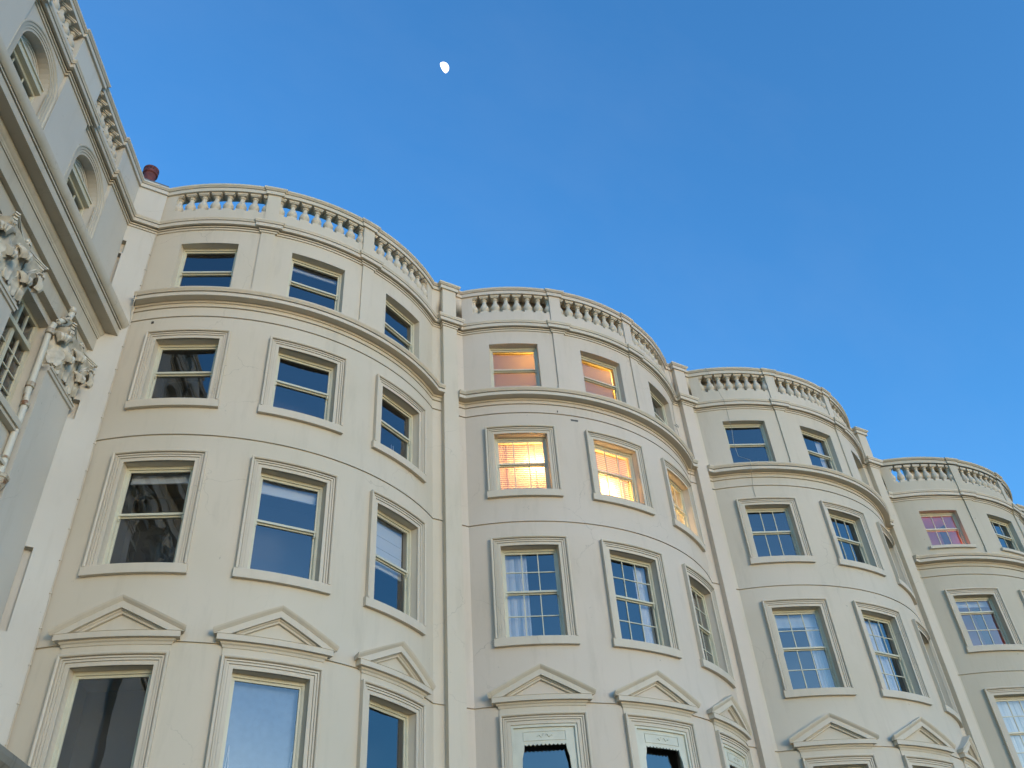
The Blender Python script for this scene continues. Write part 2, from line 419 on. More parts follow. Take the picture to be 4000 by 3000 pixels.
def pediment(house, root, fn):
    mb = MB()
    mb.box(fn, -.855, .855, -.03, .022, 6.135, 6.31, 10)
    crown(mb, fn, .83, [(.035, 6.275), (.045, 6.30), (.05, 6.315), (.075, 6.335), (.085, 6.365), (.15, 6.367), (.15, 6.465), (.16, 6.47)])
    AX, ZA, ZT = 1.06, 7.09, 6.555
    top = lambda a: ZA - (ZA - ZT) * abs(a) / AX
    prof = [(-.03, 0), (.20, 0), (.20, -.018), (.185, -.05), (.155, -.085), (.148, -.095), (.14, -.097), (.14, -.215), (-.03, -.215)]
    xs = [-AX + AX * i / 8 for i in range(8)] + [0] + [AX * i / 8 for i in range(1, 9)]
    rows = []
    for a in xs:
        rows.append([fn(a * (1 + (o - .2) * .25), o, max(6.4665, top(a) + dz)) for o, dz in prof])
    mb.grid(rows, closed=True); mb.poly(rows[0]); mb.poly(rows[-1][::-1])
    # inner raking bead
    rows = []
    for a in [x * .64 for x in xs]:
        rows.append([fn(a, o, max(6.467, top(a) + dz)) for o, dz in [(-.03, -.2155), (.085, -.2155), (.08, -.235), (.06, -.25), (.055, -.255), (.05, -.285), (.028, -.29), (-.03, -.29)]])
    mb.grid(rows, closed=True); mb.poly(rows[0]); mb.poly(rows[-1][::-1])
    return mb.build('pediment', M['trim'], house, root)

# ------------------------------------------------------------------ a bow-fronted house
def bow_house(k, name, label, looks, dz=0., dx=0., left_flat=True, right_pier=True, back_from=None, lower=True):
    cx = X0 + PITCH * k + dx; yc = YC
    root = (cx, YC - BR, GROUND)
    H = empty('terraced_house', root); tag(H, label, 'house', 'bow-fronted houses of the terrace')
    wallm = M['h%d' % k]
    T = lambda d: RAD(d)
    arc = lambda d, r=BR: (cx + r * sin(T(d)), yc - r * cos(T(d)))
    yw = YW
    xl = cx - 3.8 if left_flat else cx - XE - .02
    # openings ------------------------------------------------
    four = (k == 3)
    floors = {
        'attic': dict(z0=14.40 + dz, z1=15.96 + dz, rail=15.22 + dz, arch=False),
        'third': dict(z0=11.33 + dz, z1=12.978 + dz, rail=12.23 + dz, arch=True),
        'second': dict(z0=7.72 + dz, z1=9.88 + dz, rail=8.86 + dz, arch=True),
        'first': dict(z0=3.2 + dz, z1=5.937 + dz, rail=4.45 + dz, arch=True)}
    if four:
        floors['attic'].update(z0=13.44, z1=14.76, rail=14.17)
        floors['third'].update(z0=10.07, z1=11.71, rail=11.24)
        floors['second'].update(z0=6.5, z1=8.6, rail=7.6)
        floors['first'].update(z0=2.2, z1=4.7, rail=3.4)
    grooves = [13.90 + dz, 13.62 + dz, 10.49 + dz, 6.335 + dz]
    # plan path
    hod = math.degrees(HO)
    th = sorted(set([round(-TE + 2 * TE * i / 46, 4) for i in range(47)] + [c + s * hod for c in (-26.4, 0, 26.4) for s in (-1, 1)]))
    th = [t for i, t in enumerate(th) if i == 0 or t - th[i-1] > .25 or any(abs(t - (c + s * hod)) < 1e-6 for c in (-26.4, 0, 26.4) for s in (-1, 1))]
    pts = [(xl, yw)] + [arc(t) for t in th] + [(cx + 3.8, yw)]
    par = [None] + th + [None]
    # vertical profile
    zl = [(GROUND, 0)]
    brk = set()
    for f in floors.values(): brk |= {f['z0'], f['z1']}
    items = sorted([(z, 'b') for z in brk] + [(z, 'g') for z in grooves])
    for z, t in items:
        if t == 'b': zl.append((z, 0))
        else: zl += [(z - .02, 0), (z - .016, -.032), (z + .012, -.032), (z + .014, .006), (z + .07, 0)]
    zl.append((16.45 + dz, 0))
    cols = {}
    mb = MB()
    offs = {o: offset_poly(pts, o) for o in set(o for z, o in zl)}
    idx = {}
    for j, (z, o) in enumerate(zl):
        for i in range(len(pts)):
            idx[i, j] = mb.vert((*offs[o][i], z))
    def in_open(i, j):
        if par[i] is None or par[i+1] is None: return False
        tm = (par[i] + par[i+1]) / 2; zm = (zl[j][0] + zl[j+1][0]) / 2
        return any(abs(tm - c) < hod for c in (-26.4, 0, 26.4)) and any(f['z0'] < zm < f['z1'] for f in floors.values())
    for j in range(len(zl) - 1):
        for i in range(len(pts) - 1):
            if not in_open(i, j): mb.f.append((idx[i, j], idx[i+1, j], idx[i+1, j+1], idx[i, j+1]))
    # reveals
    for f in floors.values():
        for c in (-AW, 0, AW):
            fn = bent_map(cx, yc, c)
            z0, z1 = f['z0'], f['z1']; cd = math.degrees(c)
            aa = [(RAD(t - cd)) * BR for t in th if abs(t - cd) < hod + 1e-3]
            zz_ = [z for z, o_ in zl if z0 <= z <= z1]; zz_ = sorted(set(zz_))
            ring = [(aa[0], z) for z in zz_] + [(a, z1) for a in aa[1:-1]] + [(aa[-1], z) for z in zz_[::-1]] + [(a, z0) for a in aa[-2:0:-1]]
            mb.grid([[fn(a, 0, z) for a, z in ring], [fn(a, -.36, z) for a, z in ring]], closed=True)
    mb.build('wall', wallm, H, root, smooth=True)
    # body of the house behind the front: party walls, rear wall and roof
    bm_ = MB(); I = lambda a, b, z: (a, b, z)
    xr = cx + 4.0
    bm_.box(I, cx - 4.0 + .05, cx - 3.78, yw + .02, yw + 9, GROUND, 16.5 + dz)
    bm_.box(I, cx + 3.79, xr - .002, yw + .02, yw + 9, GROUND, 16.55 + dz + (1.25 if k == 2 else 0))
    bm_.box(I, cx - 3.77, cx + 3.78, yw + 8.7, yw + 9, GROUND, 16.5 + dz)
    bm_.build('party_wall', wallm, H, root)
    rf = MB(); rows = [[(x, y, 16.3 + dz) for x, y in offset_poly(pts, -.02)], [(x, y, 16.56 + dz) for x, y in offset_poly(pts, -.02)]]
    rf.grid(rows); rf.poly([*rows[1], (cx + 3.8, yw + 9, 16.56 + dz), (xl, yw + 9, 16.56 + dz)])
    rf.build('roof', M['roof'], H, root)
    # windows
    wn = 0
    for fname, f in floors.items():
        for ci, c in enumerate((-AW, 0, AW)):
            fn = bent_map(cx, yc, c); pf = plane_map(cx, yc, c)
            lk = looks[fname][ci]
            z0, z1 = f['z0'], f['z1']
            win = make_sash(H, root, fn, pf, z0, z1, lk.get('rail', f['rail']), lk.get('cols', 1), lk.get('ru', 1), lk.get('rl', 1), lk, (ci + k * 2 + len(fname)) % 4)
            if lk.get('label'): win['label'] = lk['label']
            if f['arch']:
                am = MB(); architrave(am, fn, HO * BR, z0 - .01, z1)
                am.build('architrave', M['trim'], win, root)
            if f['arch'] or four:
                sm = MB(); zb = z0 - .18 if f['arch'] else z0 - .10
                hs = HS * BR + (.0 if f['arch'] else -.13)
                ns = 8; o1 = .085
                rows = []
                for i in range(ns + 1):
                    a = -hs + 2 * hs * i / ns
                    rows.append([fn(a, -.30, zb), fn(a, o1, zb), fn(a, o1, z0 - .012), fn(a, o1 - .012, z0), fn(a, -.24, z0 + .02), fn(a, -.30, z0 + .02)])
                # keep the rear part inside the opening only: full-width nosing plus inner sill
                rows2 = []
                for i in range(ns + 1):
                    a = -hs + 2 * hs * i / ns; rows2.append([fn(a, -.02, zb), fn(a, o1, zb), fn(a, o1, z0 - .008), fn(a, o1 - .01, z0 + .002), fn(a, -.02, z0 + .002)])
                sm.grid(rows2, closed=True); sm.poly(rows2[0]); sm.poly(rows2[-1][::-1])
                hi = HO * BR * .995
                sm.box(fn, -hi, hi, -.26, -.021, z0 - .05, z0 + .006, 5)
                sm.build('sill', M['trim'], win, root)
            if fname == 'first':
                if not four: 
                    pd = pediment(H, root, (lambda a, o_, z, fn=fn: fn(a, o_, z + dz)))
            if lk.get('valance'):
                vm = MB(); w = HO * BR - .002
                # scalloped pelmet board with splayed sides, standing in the opening
                zt = z1; zb0 = z1 - .36
                o0, o1 = -.07, -.035
                pts2 = []
                xi = w * .62
                nb = 10
                low = []
                for i in range(nb * 4 + 1):
                    t = i / (nb * 4); a = -xi + 2 * xi * t
                    low.append((a, zb0 - .03 * abs(sin(pi * nb * t))))
                outline = [(-w, zt), (w, zt), (w, z0 + .4), (w * .80, z0 + .55), (w * .80, z1 - 1.15), (w * .70, z1 - .66), (w * .66, z1 - .52), (xi, z1 - .52)] + low[::-1] + [(-xi, z1 - .52), (-w * .66, z1 - .52), (-w * .70, z1 - .66), (-w * .80, z1 - 1.15), (-w * .80, z0 + .55), (-w, z0 + .4)]
                # strip triangulation: build as vertical slats between upper and lower outline
                ups = [(a, zt) for a, _ in low]
                vm.grid([[fn(a, o1, z) for a, z in ups], [fn(a, o1, z) for a, z in low], [fn(a, o0, z) for a, z in low], [fn(a, o0, z) for a, z in ups]], closed=False)
                for sg in (-1, 1):
                    L = [(zt, xi), (z1 - .36, xi), (z1 - .37, xi + .005), (z1 - .48, xi + .02), (z1 - .60, xi + .055), (z1 - .70, xi + .06), (z1 - 1.1, xi + .09), (z0 + .6, xi + .10), (z0 + .01, xi + .10)]
                    vm.grid([[fn(sg * w, o0, z) for z, a in L], [fn(sg * w, o1, z) for z, a in L], [fn(sg * a, o1, z) for z, a in L], [fn(sg * a, o0, z) for z, a in L]])
                # raised panel beading and outer bead
                for a0, a1, za, zb2 in ((-.42, .42, z1 - .13, z1 - .118), (-.42, .42, z1 - .30, z1 - .288), (-.42, -.408, z1 - .288, z1 - .13), (.408, .42, z1 - .288, z1 - .13)):
                    vm.box(fn, a0, a1, o1 - .002, o1 + .012, za, zb2, 4)
                for sg in (-1, 1):
                    vm.tube([fn(sg * (.02 + .012 * u), o1 + .006, z1 - .21 + .04 * sin(u * .85 + (0 if sg > 0 else 1.2)) * (1 - u / 14)) for u in range(12)], .008, 5, cap=False)
                vm.box(fn, -w, w, o1, o1 + .04, zt - .05, zt - .001, 5)
                for sg in (-1, 1): vm.box(fn, min(sg * w, sg * (w - .045)), max(sg * w, sg * (w - .045)), o1, o1 + .04, z0 + .01, zt - .05)
                vm.build('valance', M['green'], win, root)
    # cornices ------------------------------------------------
    arcpts = lambda t0, t1, n: [arc(t0 + (t1 - t0) * i / n) for i in range(n + 1)]
    def broken(brk_, pier):
        r1 = BR + brk_
        P_ = [(xl, yw)] + arcpts(-TE, -15.0, 14)
        P_ += [arc(-15.0, r1), arc(-13.2, r1), arc(-11.4, r1)] + arcpts(-11.4, 11.4, 12) + [arc(11.4, r1), arc(13.2, r1), arc(15.0, r1)] + arcpts(15.0, TE, 14)
        if pier: P_ += [(cx + 3.8, yw), (cx + 3.8, yw - .15), (cx + 4.2, yw - .15), (cx + 4.2, yw)]
        else: P_ += [(cx + 4.19, yw)]
        return P_
    cm = MB(); sweep(cm, broken(.045, right_pier), shift(C1, dz)); cm.build('cornice', M['trim'], H, root, smooth=True)
    cm = MB(); sweep(cm, [(xl + (0 if left_flat else -.0), yw)] + arcpts(-TE, TE, 50) + [(cx + 3.8, yw)], shift(C2, dz)); cm.build('cornice', M['trim'], H, root, smooth=True)
    # attic pilaster strips and party pier
    for sg in (-1, 1):
        pm = MB(); fn = bent_map(cx, yc, RAD(13.2) * sg)
        pm.box(fn, -.155, .155, -.03, .045, 14.2 + dz, 16.401 + dz, 2); pm.box(fn, -.175, .175, -.03, .055, 14.2 + dz, 14.55 + dz, 2)
        pm.build('pilaster', wallm, H, root)
    if right_pier:
        pm = MB(); pm.box(I, cx + 3.8, cx + 4.2, yw - .15, yw + .5, GROUND, 16.401 + dz)
        pm.box(I, cx + 3.8, cx + 4.2, yw - .14, yw + .45, 16.7 + dz, 17.81 + dz)
        pm.build('pilaster', wallm, H, root)
    # parapet: plinth, end blocks, pedestals, coping, balusters
    pp = MB(); fn = bent_map(cx, yc, 0)
    ra = lambda d: RAD(d) * BR
    zp0, zp1, zc = 16.69 + dz, 17.145 + dz, 17.81 + dz
    sweep(pp, [(xl, yw)] + arcpts(-TE, TE, 40) + [(cx + 3.8, yw)], [(-.27, zp0), (0, zp0), (0, zp1), (-.27, zp1)])
    sweep(pp, [(xl, yw)] + arcpts(-TE, -37.4, 3), [(-.27, zp1), (0, zp1), (0, zc), (-.27, zc)])
    sweep(pp, arcpts(37.6, TE, 3) + [(cx + 3.8, yw)], [(-.27, zp1), (0, zp1), (0, zc), (-.27, zc)])
    for d in (-13.1, 12.9): pp.box(fn, ra(d - 1.65), ra(d + 1.65), -.29, .035, zp0, zc, 2)
    r1 = BR + .035
    cp = [(xl, yw)] + arcpts(-TE, -14.9, 14) + [arc(-14.9, r1), arc(-13.1, r1), arc(-11.3, r1)] + arcpts(-11.3, 11.1, 12) + [arc(11.1, r1), arc(12.9, r1), arc(14.7, r1)] + arcpts(14.7, TE, 14)
    cp += [(cx + 3.78, yw), (cx + 3.78, yw - .14), (cx + 4.22, yw - .14), (cx + 4.22, yw)] if right_pier else [(cx + 4.1, yw)]
    sweep(pp, cp, shift(COPE, dz + (.04 if four else 0)))
    if right_pier:
        pp.box(I, cx + 3.79, cx + 4.21, yw - .13, yw + .45, 17.9 + dz, 18.04 + dz)
    PPo = pp.build('parapet', wallm, H, root, smooth=True)
    if back_from is not None:
        bk = MB(); bk.box(fn, ra(back_from), ra(39.5), -.56, -.34, 16.5 + dz, 17.97 + dz, 30)
        bk.build('wall', wallm, PPo, root)
    for st in (-37.25, -11.4, 14.55):
        for i in range(8):
            d = st + i * 3.235
            x, y = arc(d, BR - .125)
            place_baluster(PPo, root, x, y, zp1 + .0, RAD(d))
    return H, root

E_ = {}
def LK(**k): return k
plainw = LK(room='dark')
looks1 = {'attic': [LK(room='dark'), LK(room='dim', blind=.1), LK(room='dark')],
          'third': [LK(room='dark'), LK(room='dark'), LK(room='dim', cords=[(.1, .1), (.2, .3)])],
          'second': [LK(room='dark', blind=.1), LK(room='dark', blind=.13), LK(room='dark', blind=.52, folds=4)],
          'first': [LK(room='dark', rail=4.0), LK(room='dim', film=1, rail=4.0, cords=[(-.8, -.95), (-.8, -.6), (.95, .7)]), LK(room='dark', rail=4.0)]}
o = 'glowing orange window of the lit attic'; y = 'bright yellow lit window with slatted blinds'
looks2 = {'attic': [LK(room='orange', amber=1, lamp=(1.1, .9, .13, 'lampdim', .75), label=o), LK(room='orange', amber=1, lamp=(1.0, 1.0, .13, 'lampdim', .8), label=o), LK(room='dim')],
          'third': [LK(room='warm', venetian=1, cols=3, lamp=(.65, .62, .18, 'lamp', .32), label=y), LK(room='warm', venetian=1, cols=3, lamp=(-.25, .34, .2, 'lamp', .32), label=y), LK(room='orange', cols=3, lamp=(-.2, -.05, .14, 'lamp', .5), label='dim orange lit window at the turn of the bow')],
          'second': [LK(room='dark', cols=3, ru=2, rl=2, curtain=[(-1, -.08)]), LK(room='dark', cols=3, ru=2, rl=2, curtain=[(.45, 1)]), LK(room='dark', cols=3, ru=2, rl=2)],
          'first': [LK(room='dark', valance=1, rail=3.9)] * 3}
looks3 = {'attic': [LK(room='dark'), LK(room='dark', curtain=[(.55, 1)]), LK(room='dark')],
          'third': [LK(room='dark', cols=3), LK(room='dark', cols=3), LK(room='dark', cols=3)],
          'second': [LK(room='dark', cols=3, ru=2, rl=2, blind=.17, curtain=[(.45, 1)]), LK(room='dark', cols=3, ru=2, rl=2, curtain=[(-.6, .6)]), LK(room='dark', cols=3, ru=2, rl=2)],
          'first': [LK(room='dark', cols=3, ru=2, rl=2)] * 3}
looks4 = {'attic': [LK(room='redroom', cols=3, lamp=(.25, .14, .06, 'lampred', .2), label='red lit attic window'), LK(room='dim', cols=3), LK(room='dark', cols=3)],
          'third': [LK(room='pinkroom', cols=3, rl=2, blind=.12, lamp=(.9, .1, .03, 'lampred', .2)), LK(room='dark', cols=3, rl=2), LK(room='dark', cols=3, rl=2)],
          'second': [LK(room='dark', cols=3, ru=2, rl=2, curtain=[(-.9, .9)]), LK(room='dark', cols=3, ru=2, rl=2), LK(room='dark', cols=3, ru=2, rl=2)],
          'first': [LK(room='dark', cols=3, ru=2, rl=2)] * 3}
H1, R1 = bow_house(0, 'a', 'cream bow-fronted house of plain undivided sashes, adjoining the tall corner building', looks1, left_flat=False)
H2, R2 = bow_house(1, 'b', 'cream bow-fronted house with orange and bright yellow lit windows', looks2, back_from=-39.5)
H3, R3 = bow_house(2, 'c', 'cream bow-fronted house with unlit upper windows and a thin wire hanging down it', looks3, dz=-.03, back_from=-39.5)
H4, R4 = bow_house(3, 'd', 'greyer, lower bow-fronted house with a red lit attic window', looks4, dz=-1.21, dx=.05, back_from=-30)
#PEDFIX

# ------------------------------------------------------------------ the corner building (s along its front, off outward, z)
AN = RAD(27.85); U = Vector((sin(AN), cos(AN), 0)); NN = Vector((cos(AN), -sin(AN), 0)); W0 = -7.663
DS = -.046
def cb(s, o, z): p = U * (s + DS) + NN * (W0 + o); return (p.x, p.y, z)
def cb2(s, o): p = U * (s + DS) + NN * (W0 + o); return (p.x, p.y)
YR = 15.65
SC = (YR / cos(AN) + 0) if 0 else None
def corner_at(o):      # plan point where the facade offset by o meets the return wall
    x = (W0 + o + sin(AN) * YR) / cos(AN); return (x, YR)
XJ = X0 - XE + .005
croot = (*cb2(6, 0), GROUND)
CB = empty('corner_building', croot)
tag(CB, 'tall corner building with arched attic windows and leafy pilaster capitals, left of the bowed row', 'building')
S0 = -4.0
PIL = [(12.6, 13.9), (9.95, 11.05), (7.25, 8.35), (4.55, 5.65), (1.85, 2.95), (-.85, .25)]
BAYS = [11.8, 9.12, 6.45, 3.75, 1.05]
# attic wall with arched openings (z 13.4 .. 16.45)
RI, RO, ZS = .60, .80, 15.40
def wall_with_arches():
    mb = MB(); z0, z1 = 13.3, 16.45
    cuts = sorted(BAYS); cur = S0
    for c in cuts:
        a, b = c - RI, c + RI
        mb.quad(cb(cur, 0, z0), cb(a, 0, z0), cb(a, 0, z1), cb(cur, 0, z1))
        n = 20
        top = [(c + RI * -cos(pi * i / n), ZS + RI * sin(pi * i / n)) for i in range(n + 1)]
        mb.grid([[cb(s, 0, z) for s, z in top], [cb(s, 0, z1) for s, z in top]])
        ring = [(a, z0)] + top + [(b, z0)]
        mb.grid([[cb(s, 0, z) for s, z in ring], [cb(s, -.32, z) for s, z in ring]])
        cur = b
    cs = corner_at(0); mb.quad(cb(cur, 0, z0), (cs[0], cs[1], z0), (cs[0], cs[1], z1), cb(cur, 0, z1))
    return mb
wa = wall_with_arches()
# lower wall, recessed between the pilasters, with tall window openings
LW0, LW1, LZ0, LZ1 = .68, .68, 9.72, 12.0
cur = S0; OB = -.06
for c in sorted(BAYS):
    a, b = c - LW0, c + LW1
    wa.quad(cb(cur, OB, GROUND), cb(a, OB, GROUND), cb(a, OB, 12.5), cb(cur, OB, 12.5))
    wa.quad(cb(a, OB, GROUND), cb(b, OB, GROUND), cb(b, OB, LZ0), cb(a, OB, LZ0)); wa.quad(cb(a, OB, LZ1), cb(b, OB, LZ1), cb(b, OB, 12.5), cb(a, OB, 12.5))
    ring = [(a, LZ0), (a, LZ1), (b, LZ1), (b, LZ0)]
    wa.grid([[cb(s, OB, z) for s, z in ring], [cb(s, OB - .26, z) for s, z in ring]], closed=True)
    cur = b
cs = corner_at(OB); wa.quad(cb(cur, OB, GROUND), (cs[0], cs[1], GROUND), (cs[0], cs[1], 12.5), cb(cur, OB, 12.5))
# return wall with leftover slots beside the pilaster
def retwall():
    xs0 = corner_at(0)[0] - .02
    slots = [(-.30, -.15, 10.83, 11.30), (-.30, -.15, 6.55, 8.07), (-.325, -.235, 15.5, 15.9), (-.37, -.26, 14.2, 15.47)]
    xs = sorted({xs0, XJ} | {s[0] for s in slots} | {s[1] for s in slots}); zs = sorted({GROUND, 16.45} | {s[2] for s in slots} | {s[3] for s in slots})
    for i in range(len(xs) - 1):
        for j in range(len(zs) - 1):
            xm, zm = (xs[i] + xs[i+1]) / 2, (zs[j] + zs[j+1]) / 2
            hit = any(s[0] < xm < s[1] and s[2] < zm < s[3] for s in slots)
            if not hit: wa.quad((xs[i], YR, zs[j]), (xs[i+1], YR, zs[j]), (xs[i+1], YR, zs[j+1]), (xs[i], YR, zs[j+1]))
    for s in slots:
        ring = [(s[0], s[2]), (s[1], s[2]), (s[1], s[3]), (s[0], s[3])]
        wa.grid([[(x, YR, z) for x, z in ring], [(x, YR + .14, z) for x, z in ring]], closed=True)
        wa.quad(*[(x, YR + .14, z) for x, z in ring])
    wa.quad((XJ, YR, GROUND), (XJ, YR + .3, GROUND), (XJ, YR + .3, 16.45), (XJ, YR, 16.45))
retwall()
wa.build('wall', M['corner'], CB, croot)
# pilasters
for i, (a, b) in enumerate(PIL):
    mb = MB()
    if i == 0:
        ca, cl = corner_at(.07), corner_at(.10)
        mb.grid([[cb(a, -.02, 13.5), cb(a, .07, 13.5), (ca[0], ca[1] - .001, 13.5)], [cb(a, -.02, 16.41), cb(a, .07, 16.41), (ca[0], ca[1] - .001, 16.41)]])
        mb.grid([[cb(a, -.2, GROUND), cb(a, .10, GROUND), (cl[0], cl[1] - .001, GROUND)], [cb(a, -.2, 12.2), cb(a, .10, 12.2), (cl[0], cl[1] - .001, 12.2)]])
        e = corner_at(.15)
        mb.grid([[cb(a, -.1, z), cb(a - .0, o, z), (corner_at(o)[0], YR - .001, z)] if o > .1 else [cb(a, -.1, z), cb(a, o, z), (corner_at(o)[0], YR - .001, z)] for o, z in ((.10, 11.03), (.135, 11.035), (.145, 11.07), (.135, 11.1), (.16, 11.105), (.16, 11.14), (.10, 11.15))])
    else:
        mb.box(cb, a, b, -.1, .07, 13.5, 16.41); mb.box(cb, a, b, -.2, .10, GROUND, 12.2)
        mb.box(cb, a - .03, b + .03, -.1, .135, 11.03, 11.09); mb.box(cb, a - .05, b + .05, -.1, .16, 11.091, 11.14)
    mb.build('pilaster', M['corner'], CB, croot)
# upper cornice (continuous with the terrace) on facade and return wall
def facade_path(o_brk, x_end=XJ):
    P_ = [cb2(S0, 0)]
    for a, b in sorted(PIL)[:-1]:
        P_ += [cb2(a - .02, 0), cb2(a - .02, o_brk), cb2(b + .02, o_brk), cb2(b + .02, 0)]
    P_ += [cb2(12.58, 0), cb2(12.58, o_brk), (corner_at(o_brk)[0], YR), (x_end, YR)]
    return P_
mb = MB(); sweep(mb, facade_path(.075), C1); mb.build('cornice', M['trim2'], CB, croot, smooth=True)
# main entablature and cornice, dying into the return wall
mb = MB()
ENT = [(-.3, 12.15), (-.10, 12.15), (.085, 12.16), (.085, 12.53), (.09, 12.555), (.18, 12.556), (.18, 12.87), (.185, 12.885), (.20, 12.89), (.205, 12.93), (.215, 12.94), (.22, 12.985), (.235, 13.0), (.27, 13.06), (.275, 13.11), (.50, 13.11), (.50, 13.29), (.525, 13.30), (.53, 13.335), (.545, 13.345), (.57, 13.37), (.60, 13.41), (.612, 13.45), (.62, 13.50), (.62, 13.545), (.1, 13.62), (-.3, 13.62)]
ENT = undercut(ENT, .025, .008)
rows = [[cb(S0, o, z) for o, z in ENT], [(corner_at(o)[0], YR + .01, z) for o, z in ENT]]
mb.grid(rows, closed=True); mb.poly(rows[0])
mb.build('cornice', M['trim2'], CB, croot, smooth=True)
# parapet
pp = MB(); P_ = facade_path(.0)
base = [cb2(S0, 0), cb2(12.62, 0)]
sweep(pp, base, [(-.27, 16.69), (0, 16.69), (0, 17.145), (-.27, 17.145)])
PED = [(12.62, 13.9), (9.92, 11.05), (7.22, 8.35), (4.52, 5.65), (1.82, 2.95), (-.88, .25)]
for i, (a, b) in enumerate(PED):
    if i: pp.box(cb, a, b, -.28, .055, 16.69, 17.81)
sweep(pp, [cb2(12.62, .055), (corner_at(.055)[0], YR), (XJ, YR)], [(-.32, 16.69), (0, 16.69), (0, 17.81), (-.32, 17.81)])
sweep(pp, facade_path(.06), COPE)
PC = pp.build('parapet', M['corner'], CB, croot)
for (a, b) in [(11.05, 12.62), (8.35, 9.92), (5.65, 7.22), (2.95, 4.52)]:
    n = 6
    for i in range(n):
        s = a + (b - a) * i / (n - 1) if False else a + .0 + (b - a) * (i + .5) / n - .0
        x, y_ = cb2(s + 0, -.135); place_baluster(PC, croot, x, y_, 17.145, -(pi / 2 - AN) + pi / 2 * 0 + AN * 0, BAL_C)
# roof and rear of the corner building
mb = MB()
A_, B_, C_, D_ = cb2(S0, -.25), (corner_at(-.25)[0], YR), cb2(13, -9), cb2(S0, -9)
mb.poly([(*p, 16.6) for p in (A_, B_, C_, D_)]); mb.quad((*D_, GROUND), (*C_, GROUND), (*C_, 16.6), (*D_, 16.6)); mb.quad((*A_, GROUND), (*D_, GROUND), (*D_, 16.6), (*A_, 16.6))
mb.build('roof', M['roof'], CB, croot)
mb = MB(); mb.box(lambda a, b, z: (a, b, z), -.44, .30, YR - .085, YR + .36, 18.035, 18.07); mb.build('flashing', M['lead'], CB, croot)
# arched attic windows
for c in BAYS:
    mb = MB()
    prof = [(RI, -.02), (RI, .02), (RI + .05, .02), (RI + .055, .035), (RI + .10, .035), (RI + .105, .05), (RI + .15, .055), (RI + .165, .075), (RI + .19, .08), (RO, .075), (RO, -.02)]
    n = 28
    path = [('j', -1)] + [('c', pi * (1 - i / n)) for i in range(n + 1)] + [('j', 1)]
    rows = []
    for t, v in path:
        if t == 'j': rows.append([cb(c + v * r, o, 13.3) for r, o in prof])
        else: rows.append([cb(c + r * cos(v), o, ZS + r * sin(v)) for r, o in prof])
    mb.grid(rows, closed=True)
    # frame: transom, glazing bars, blind lunette with an inner ring
    w = RI + .02
    fr = MB()
    fr.box(cb, c - w, c + w, -.3, -.10, 15.38, 15.50)
    fr.box(cb, c - w, c + w, -.3, -.07, 15.50, 15.54)
    fr.box(cb, c - w, c + w, -.3, -.20, 15.31, 15.379)
    for sg in (-1, 1): fr.box(cb, c + sg * w - .05, c + sg * w + .05, -.3, -.20, 13.5, 15.31)
    for i in range(1, 3): s = c - w + 2 * w * i / 3; fr.box(cb, s - .014, s + .014, -.265, -.235, 13.5, 15.31)
    for i in range(2, 4): z = 15.31 - .5 * i; fr.box(cb, c - w + .05, c + w - .05, -.278, -.227, z - .014, z + .014)
    W = fr.build('window', M['frame'], CB, croot)
    mb.build('architrave', M['trim2'], W, croot, smooth=True)
    lu = MB(); lu.poly([cb(c + (RI + .01) * cos(pi * i / 24), -.20, 15.42 + (RI + .0) * sin(pi * i / 24)) for i in range(25)])
    for r0, r1, o in ((RI - .10, RI - .06, -.17), (RI - .16, RI - .10, -.185)):
        R = [[cb(c + r * cos(pi * i / 24), oo, 15.43 + r * sin(pi * i / 24)) for r, oo in ((r0, -.2), (r0, o), (r1, o), (r1, -.2))] for i in range(25)]
        lu.grid(R)
    lu.build('lunette', M['corner'], W, croot)
    g = MB(); g.quad(cb(c - w, -.25, 13.5), cb(c + w, -.25, 13.5), cb(c + w, -.25, 15.33), cb(c - w, -.25, 15.33)); g.build('pane', M['glass1'], W, recalc=False, origin=croot)
    g = MB(); g.box(cb, c - .8, c + .8, -1.2, -.33, 13.4, 16.1)
    g.f = [f for i, f in enumerate(g.f)]; g.build('room', M['dim'], W, croot)
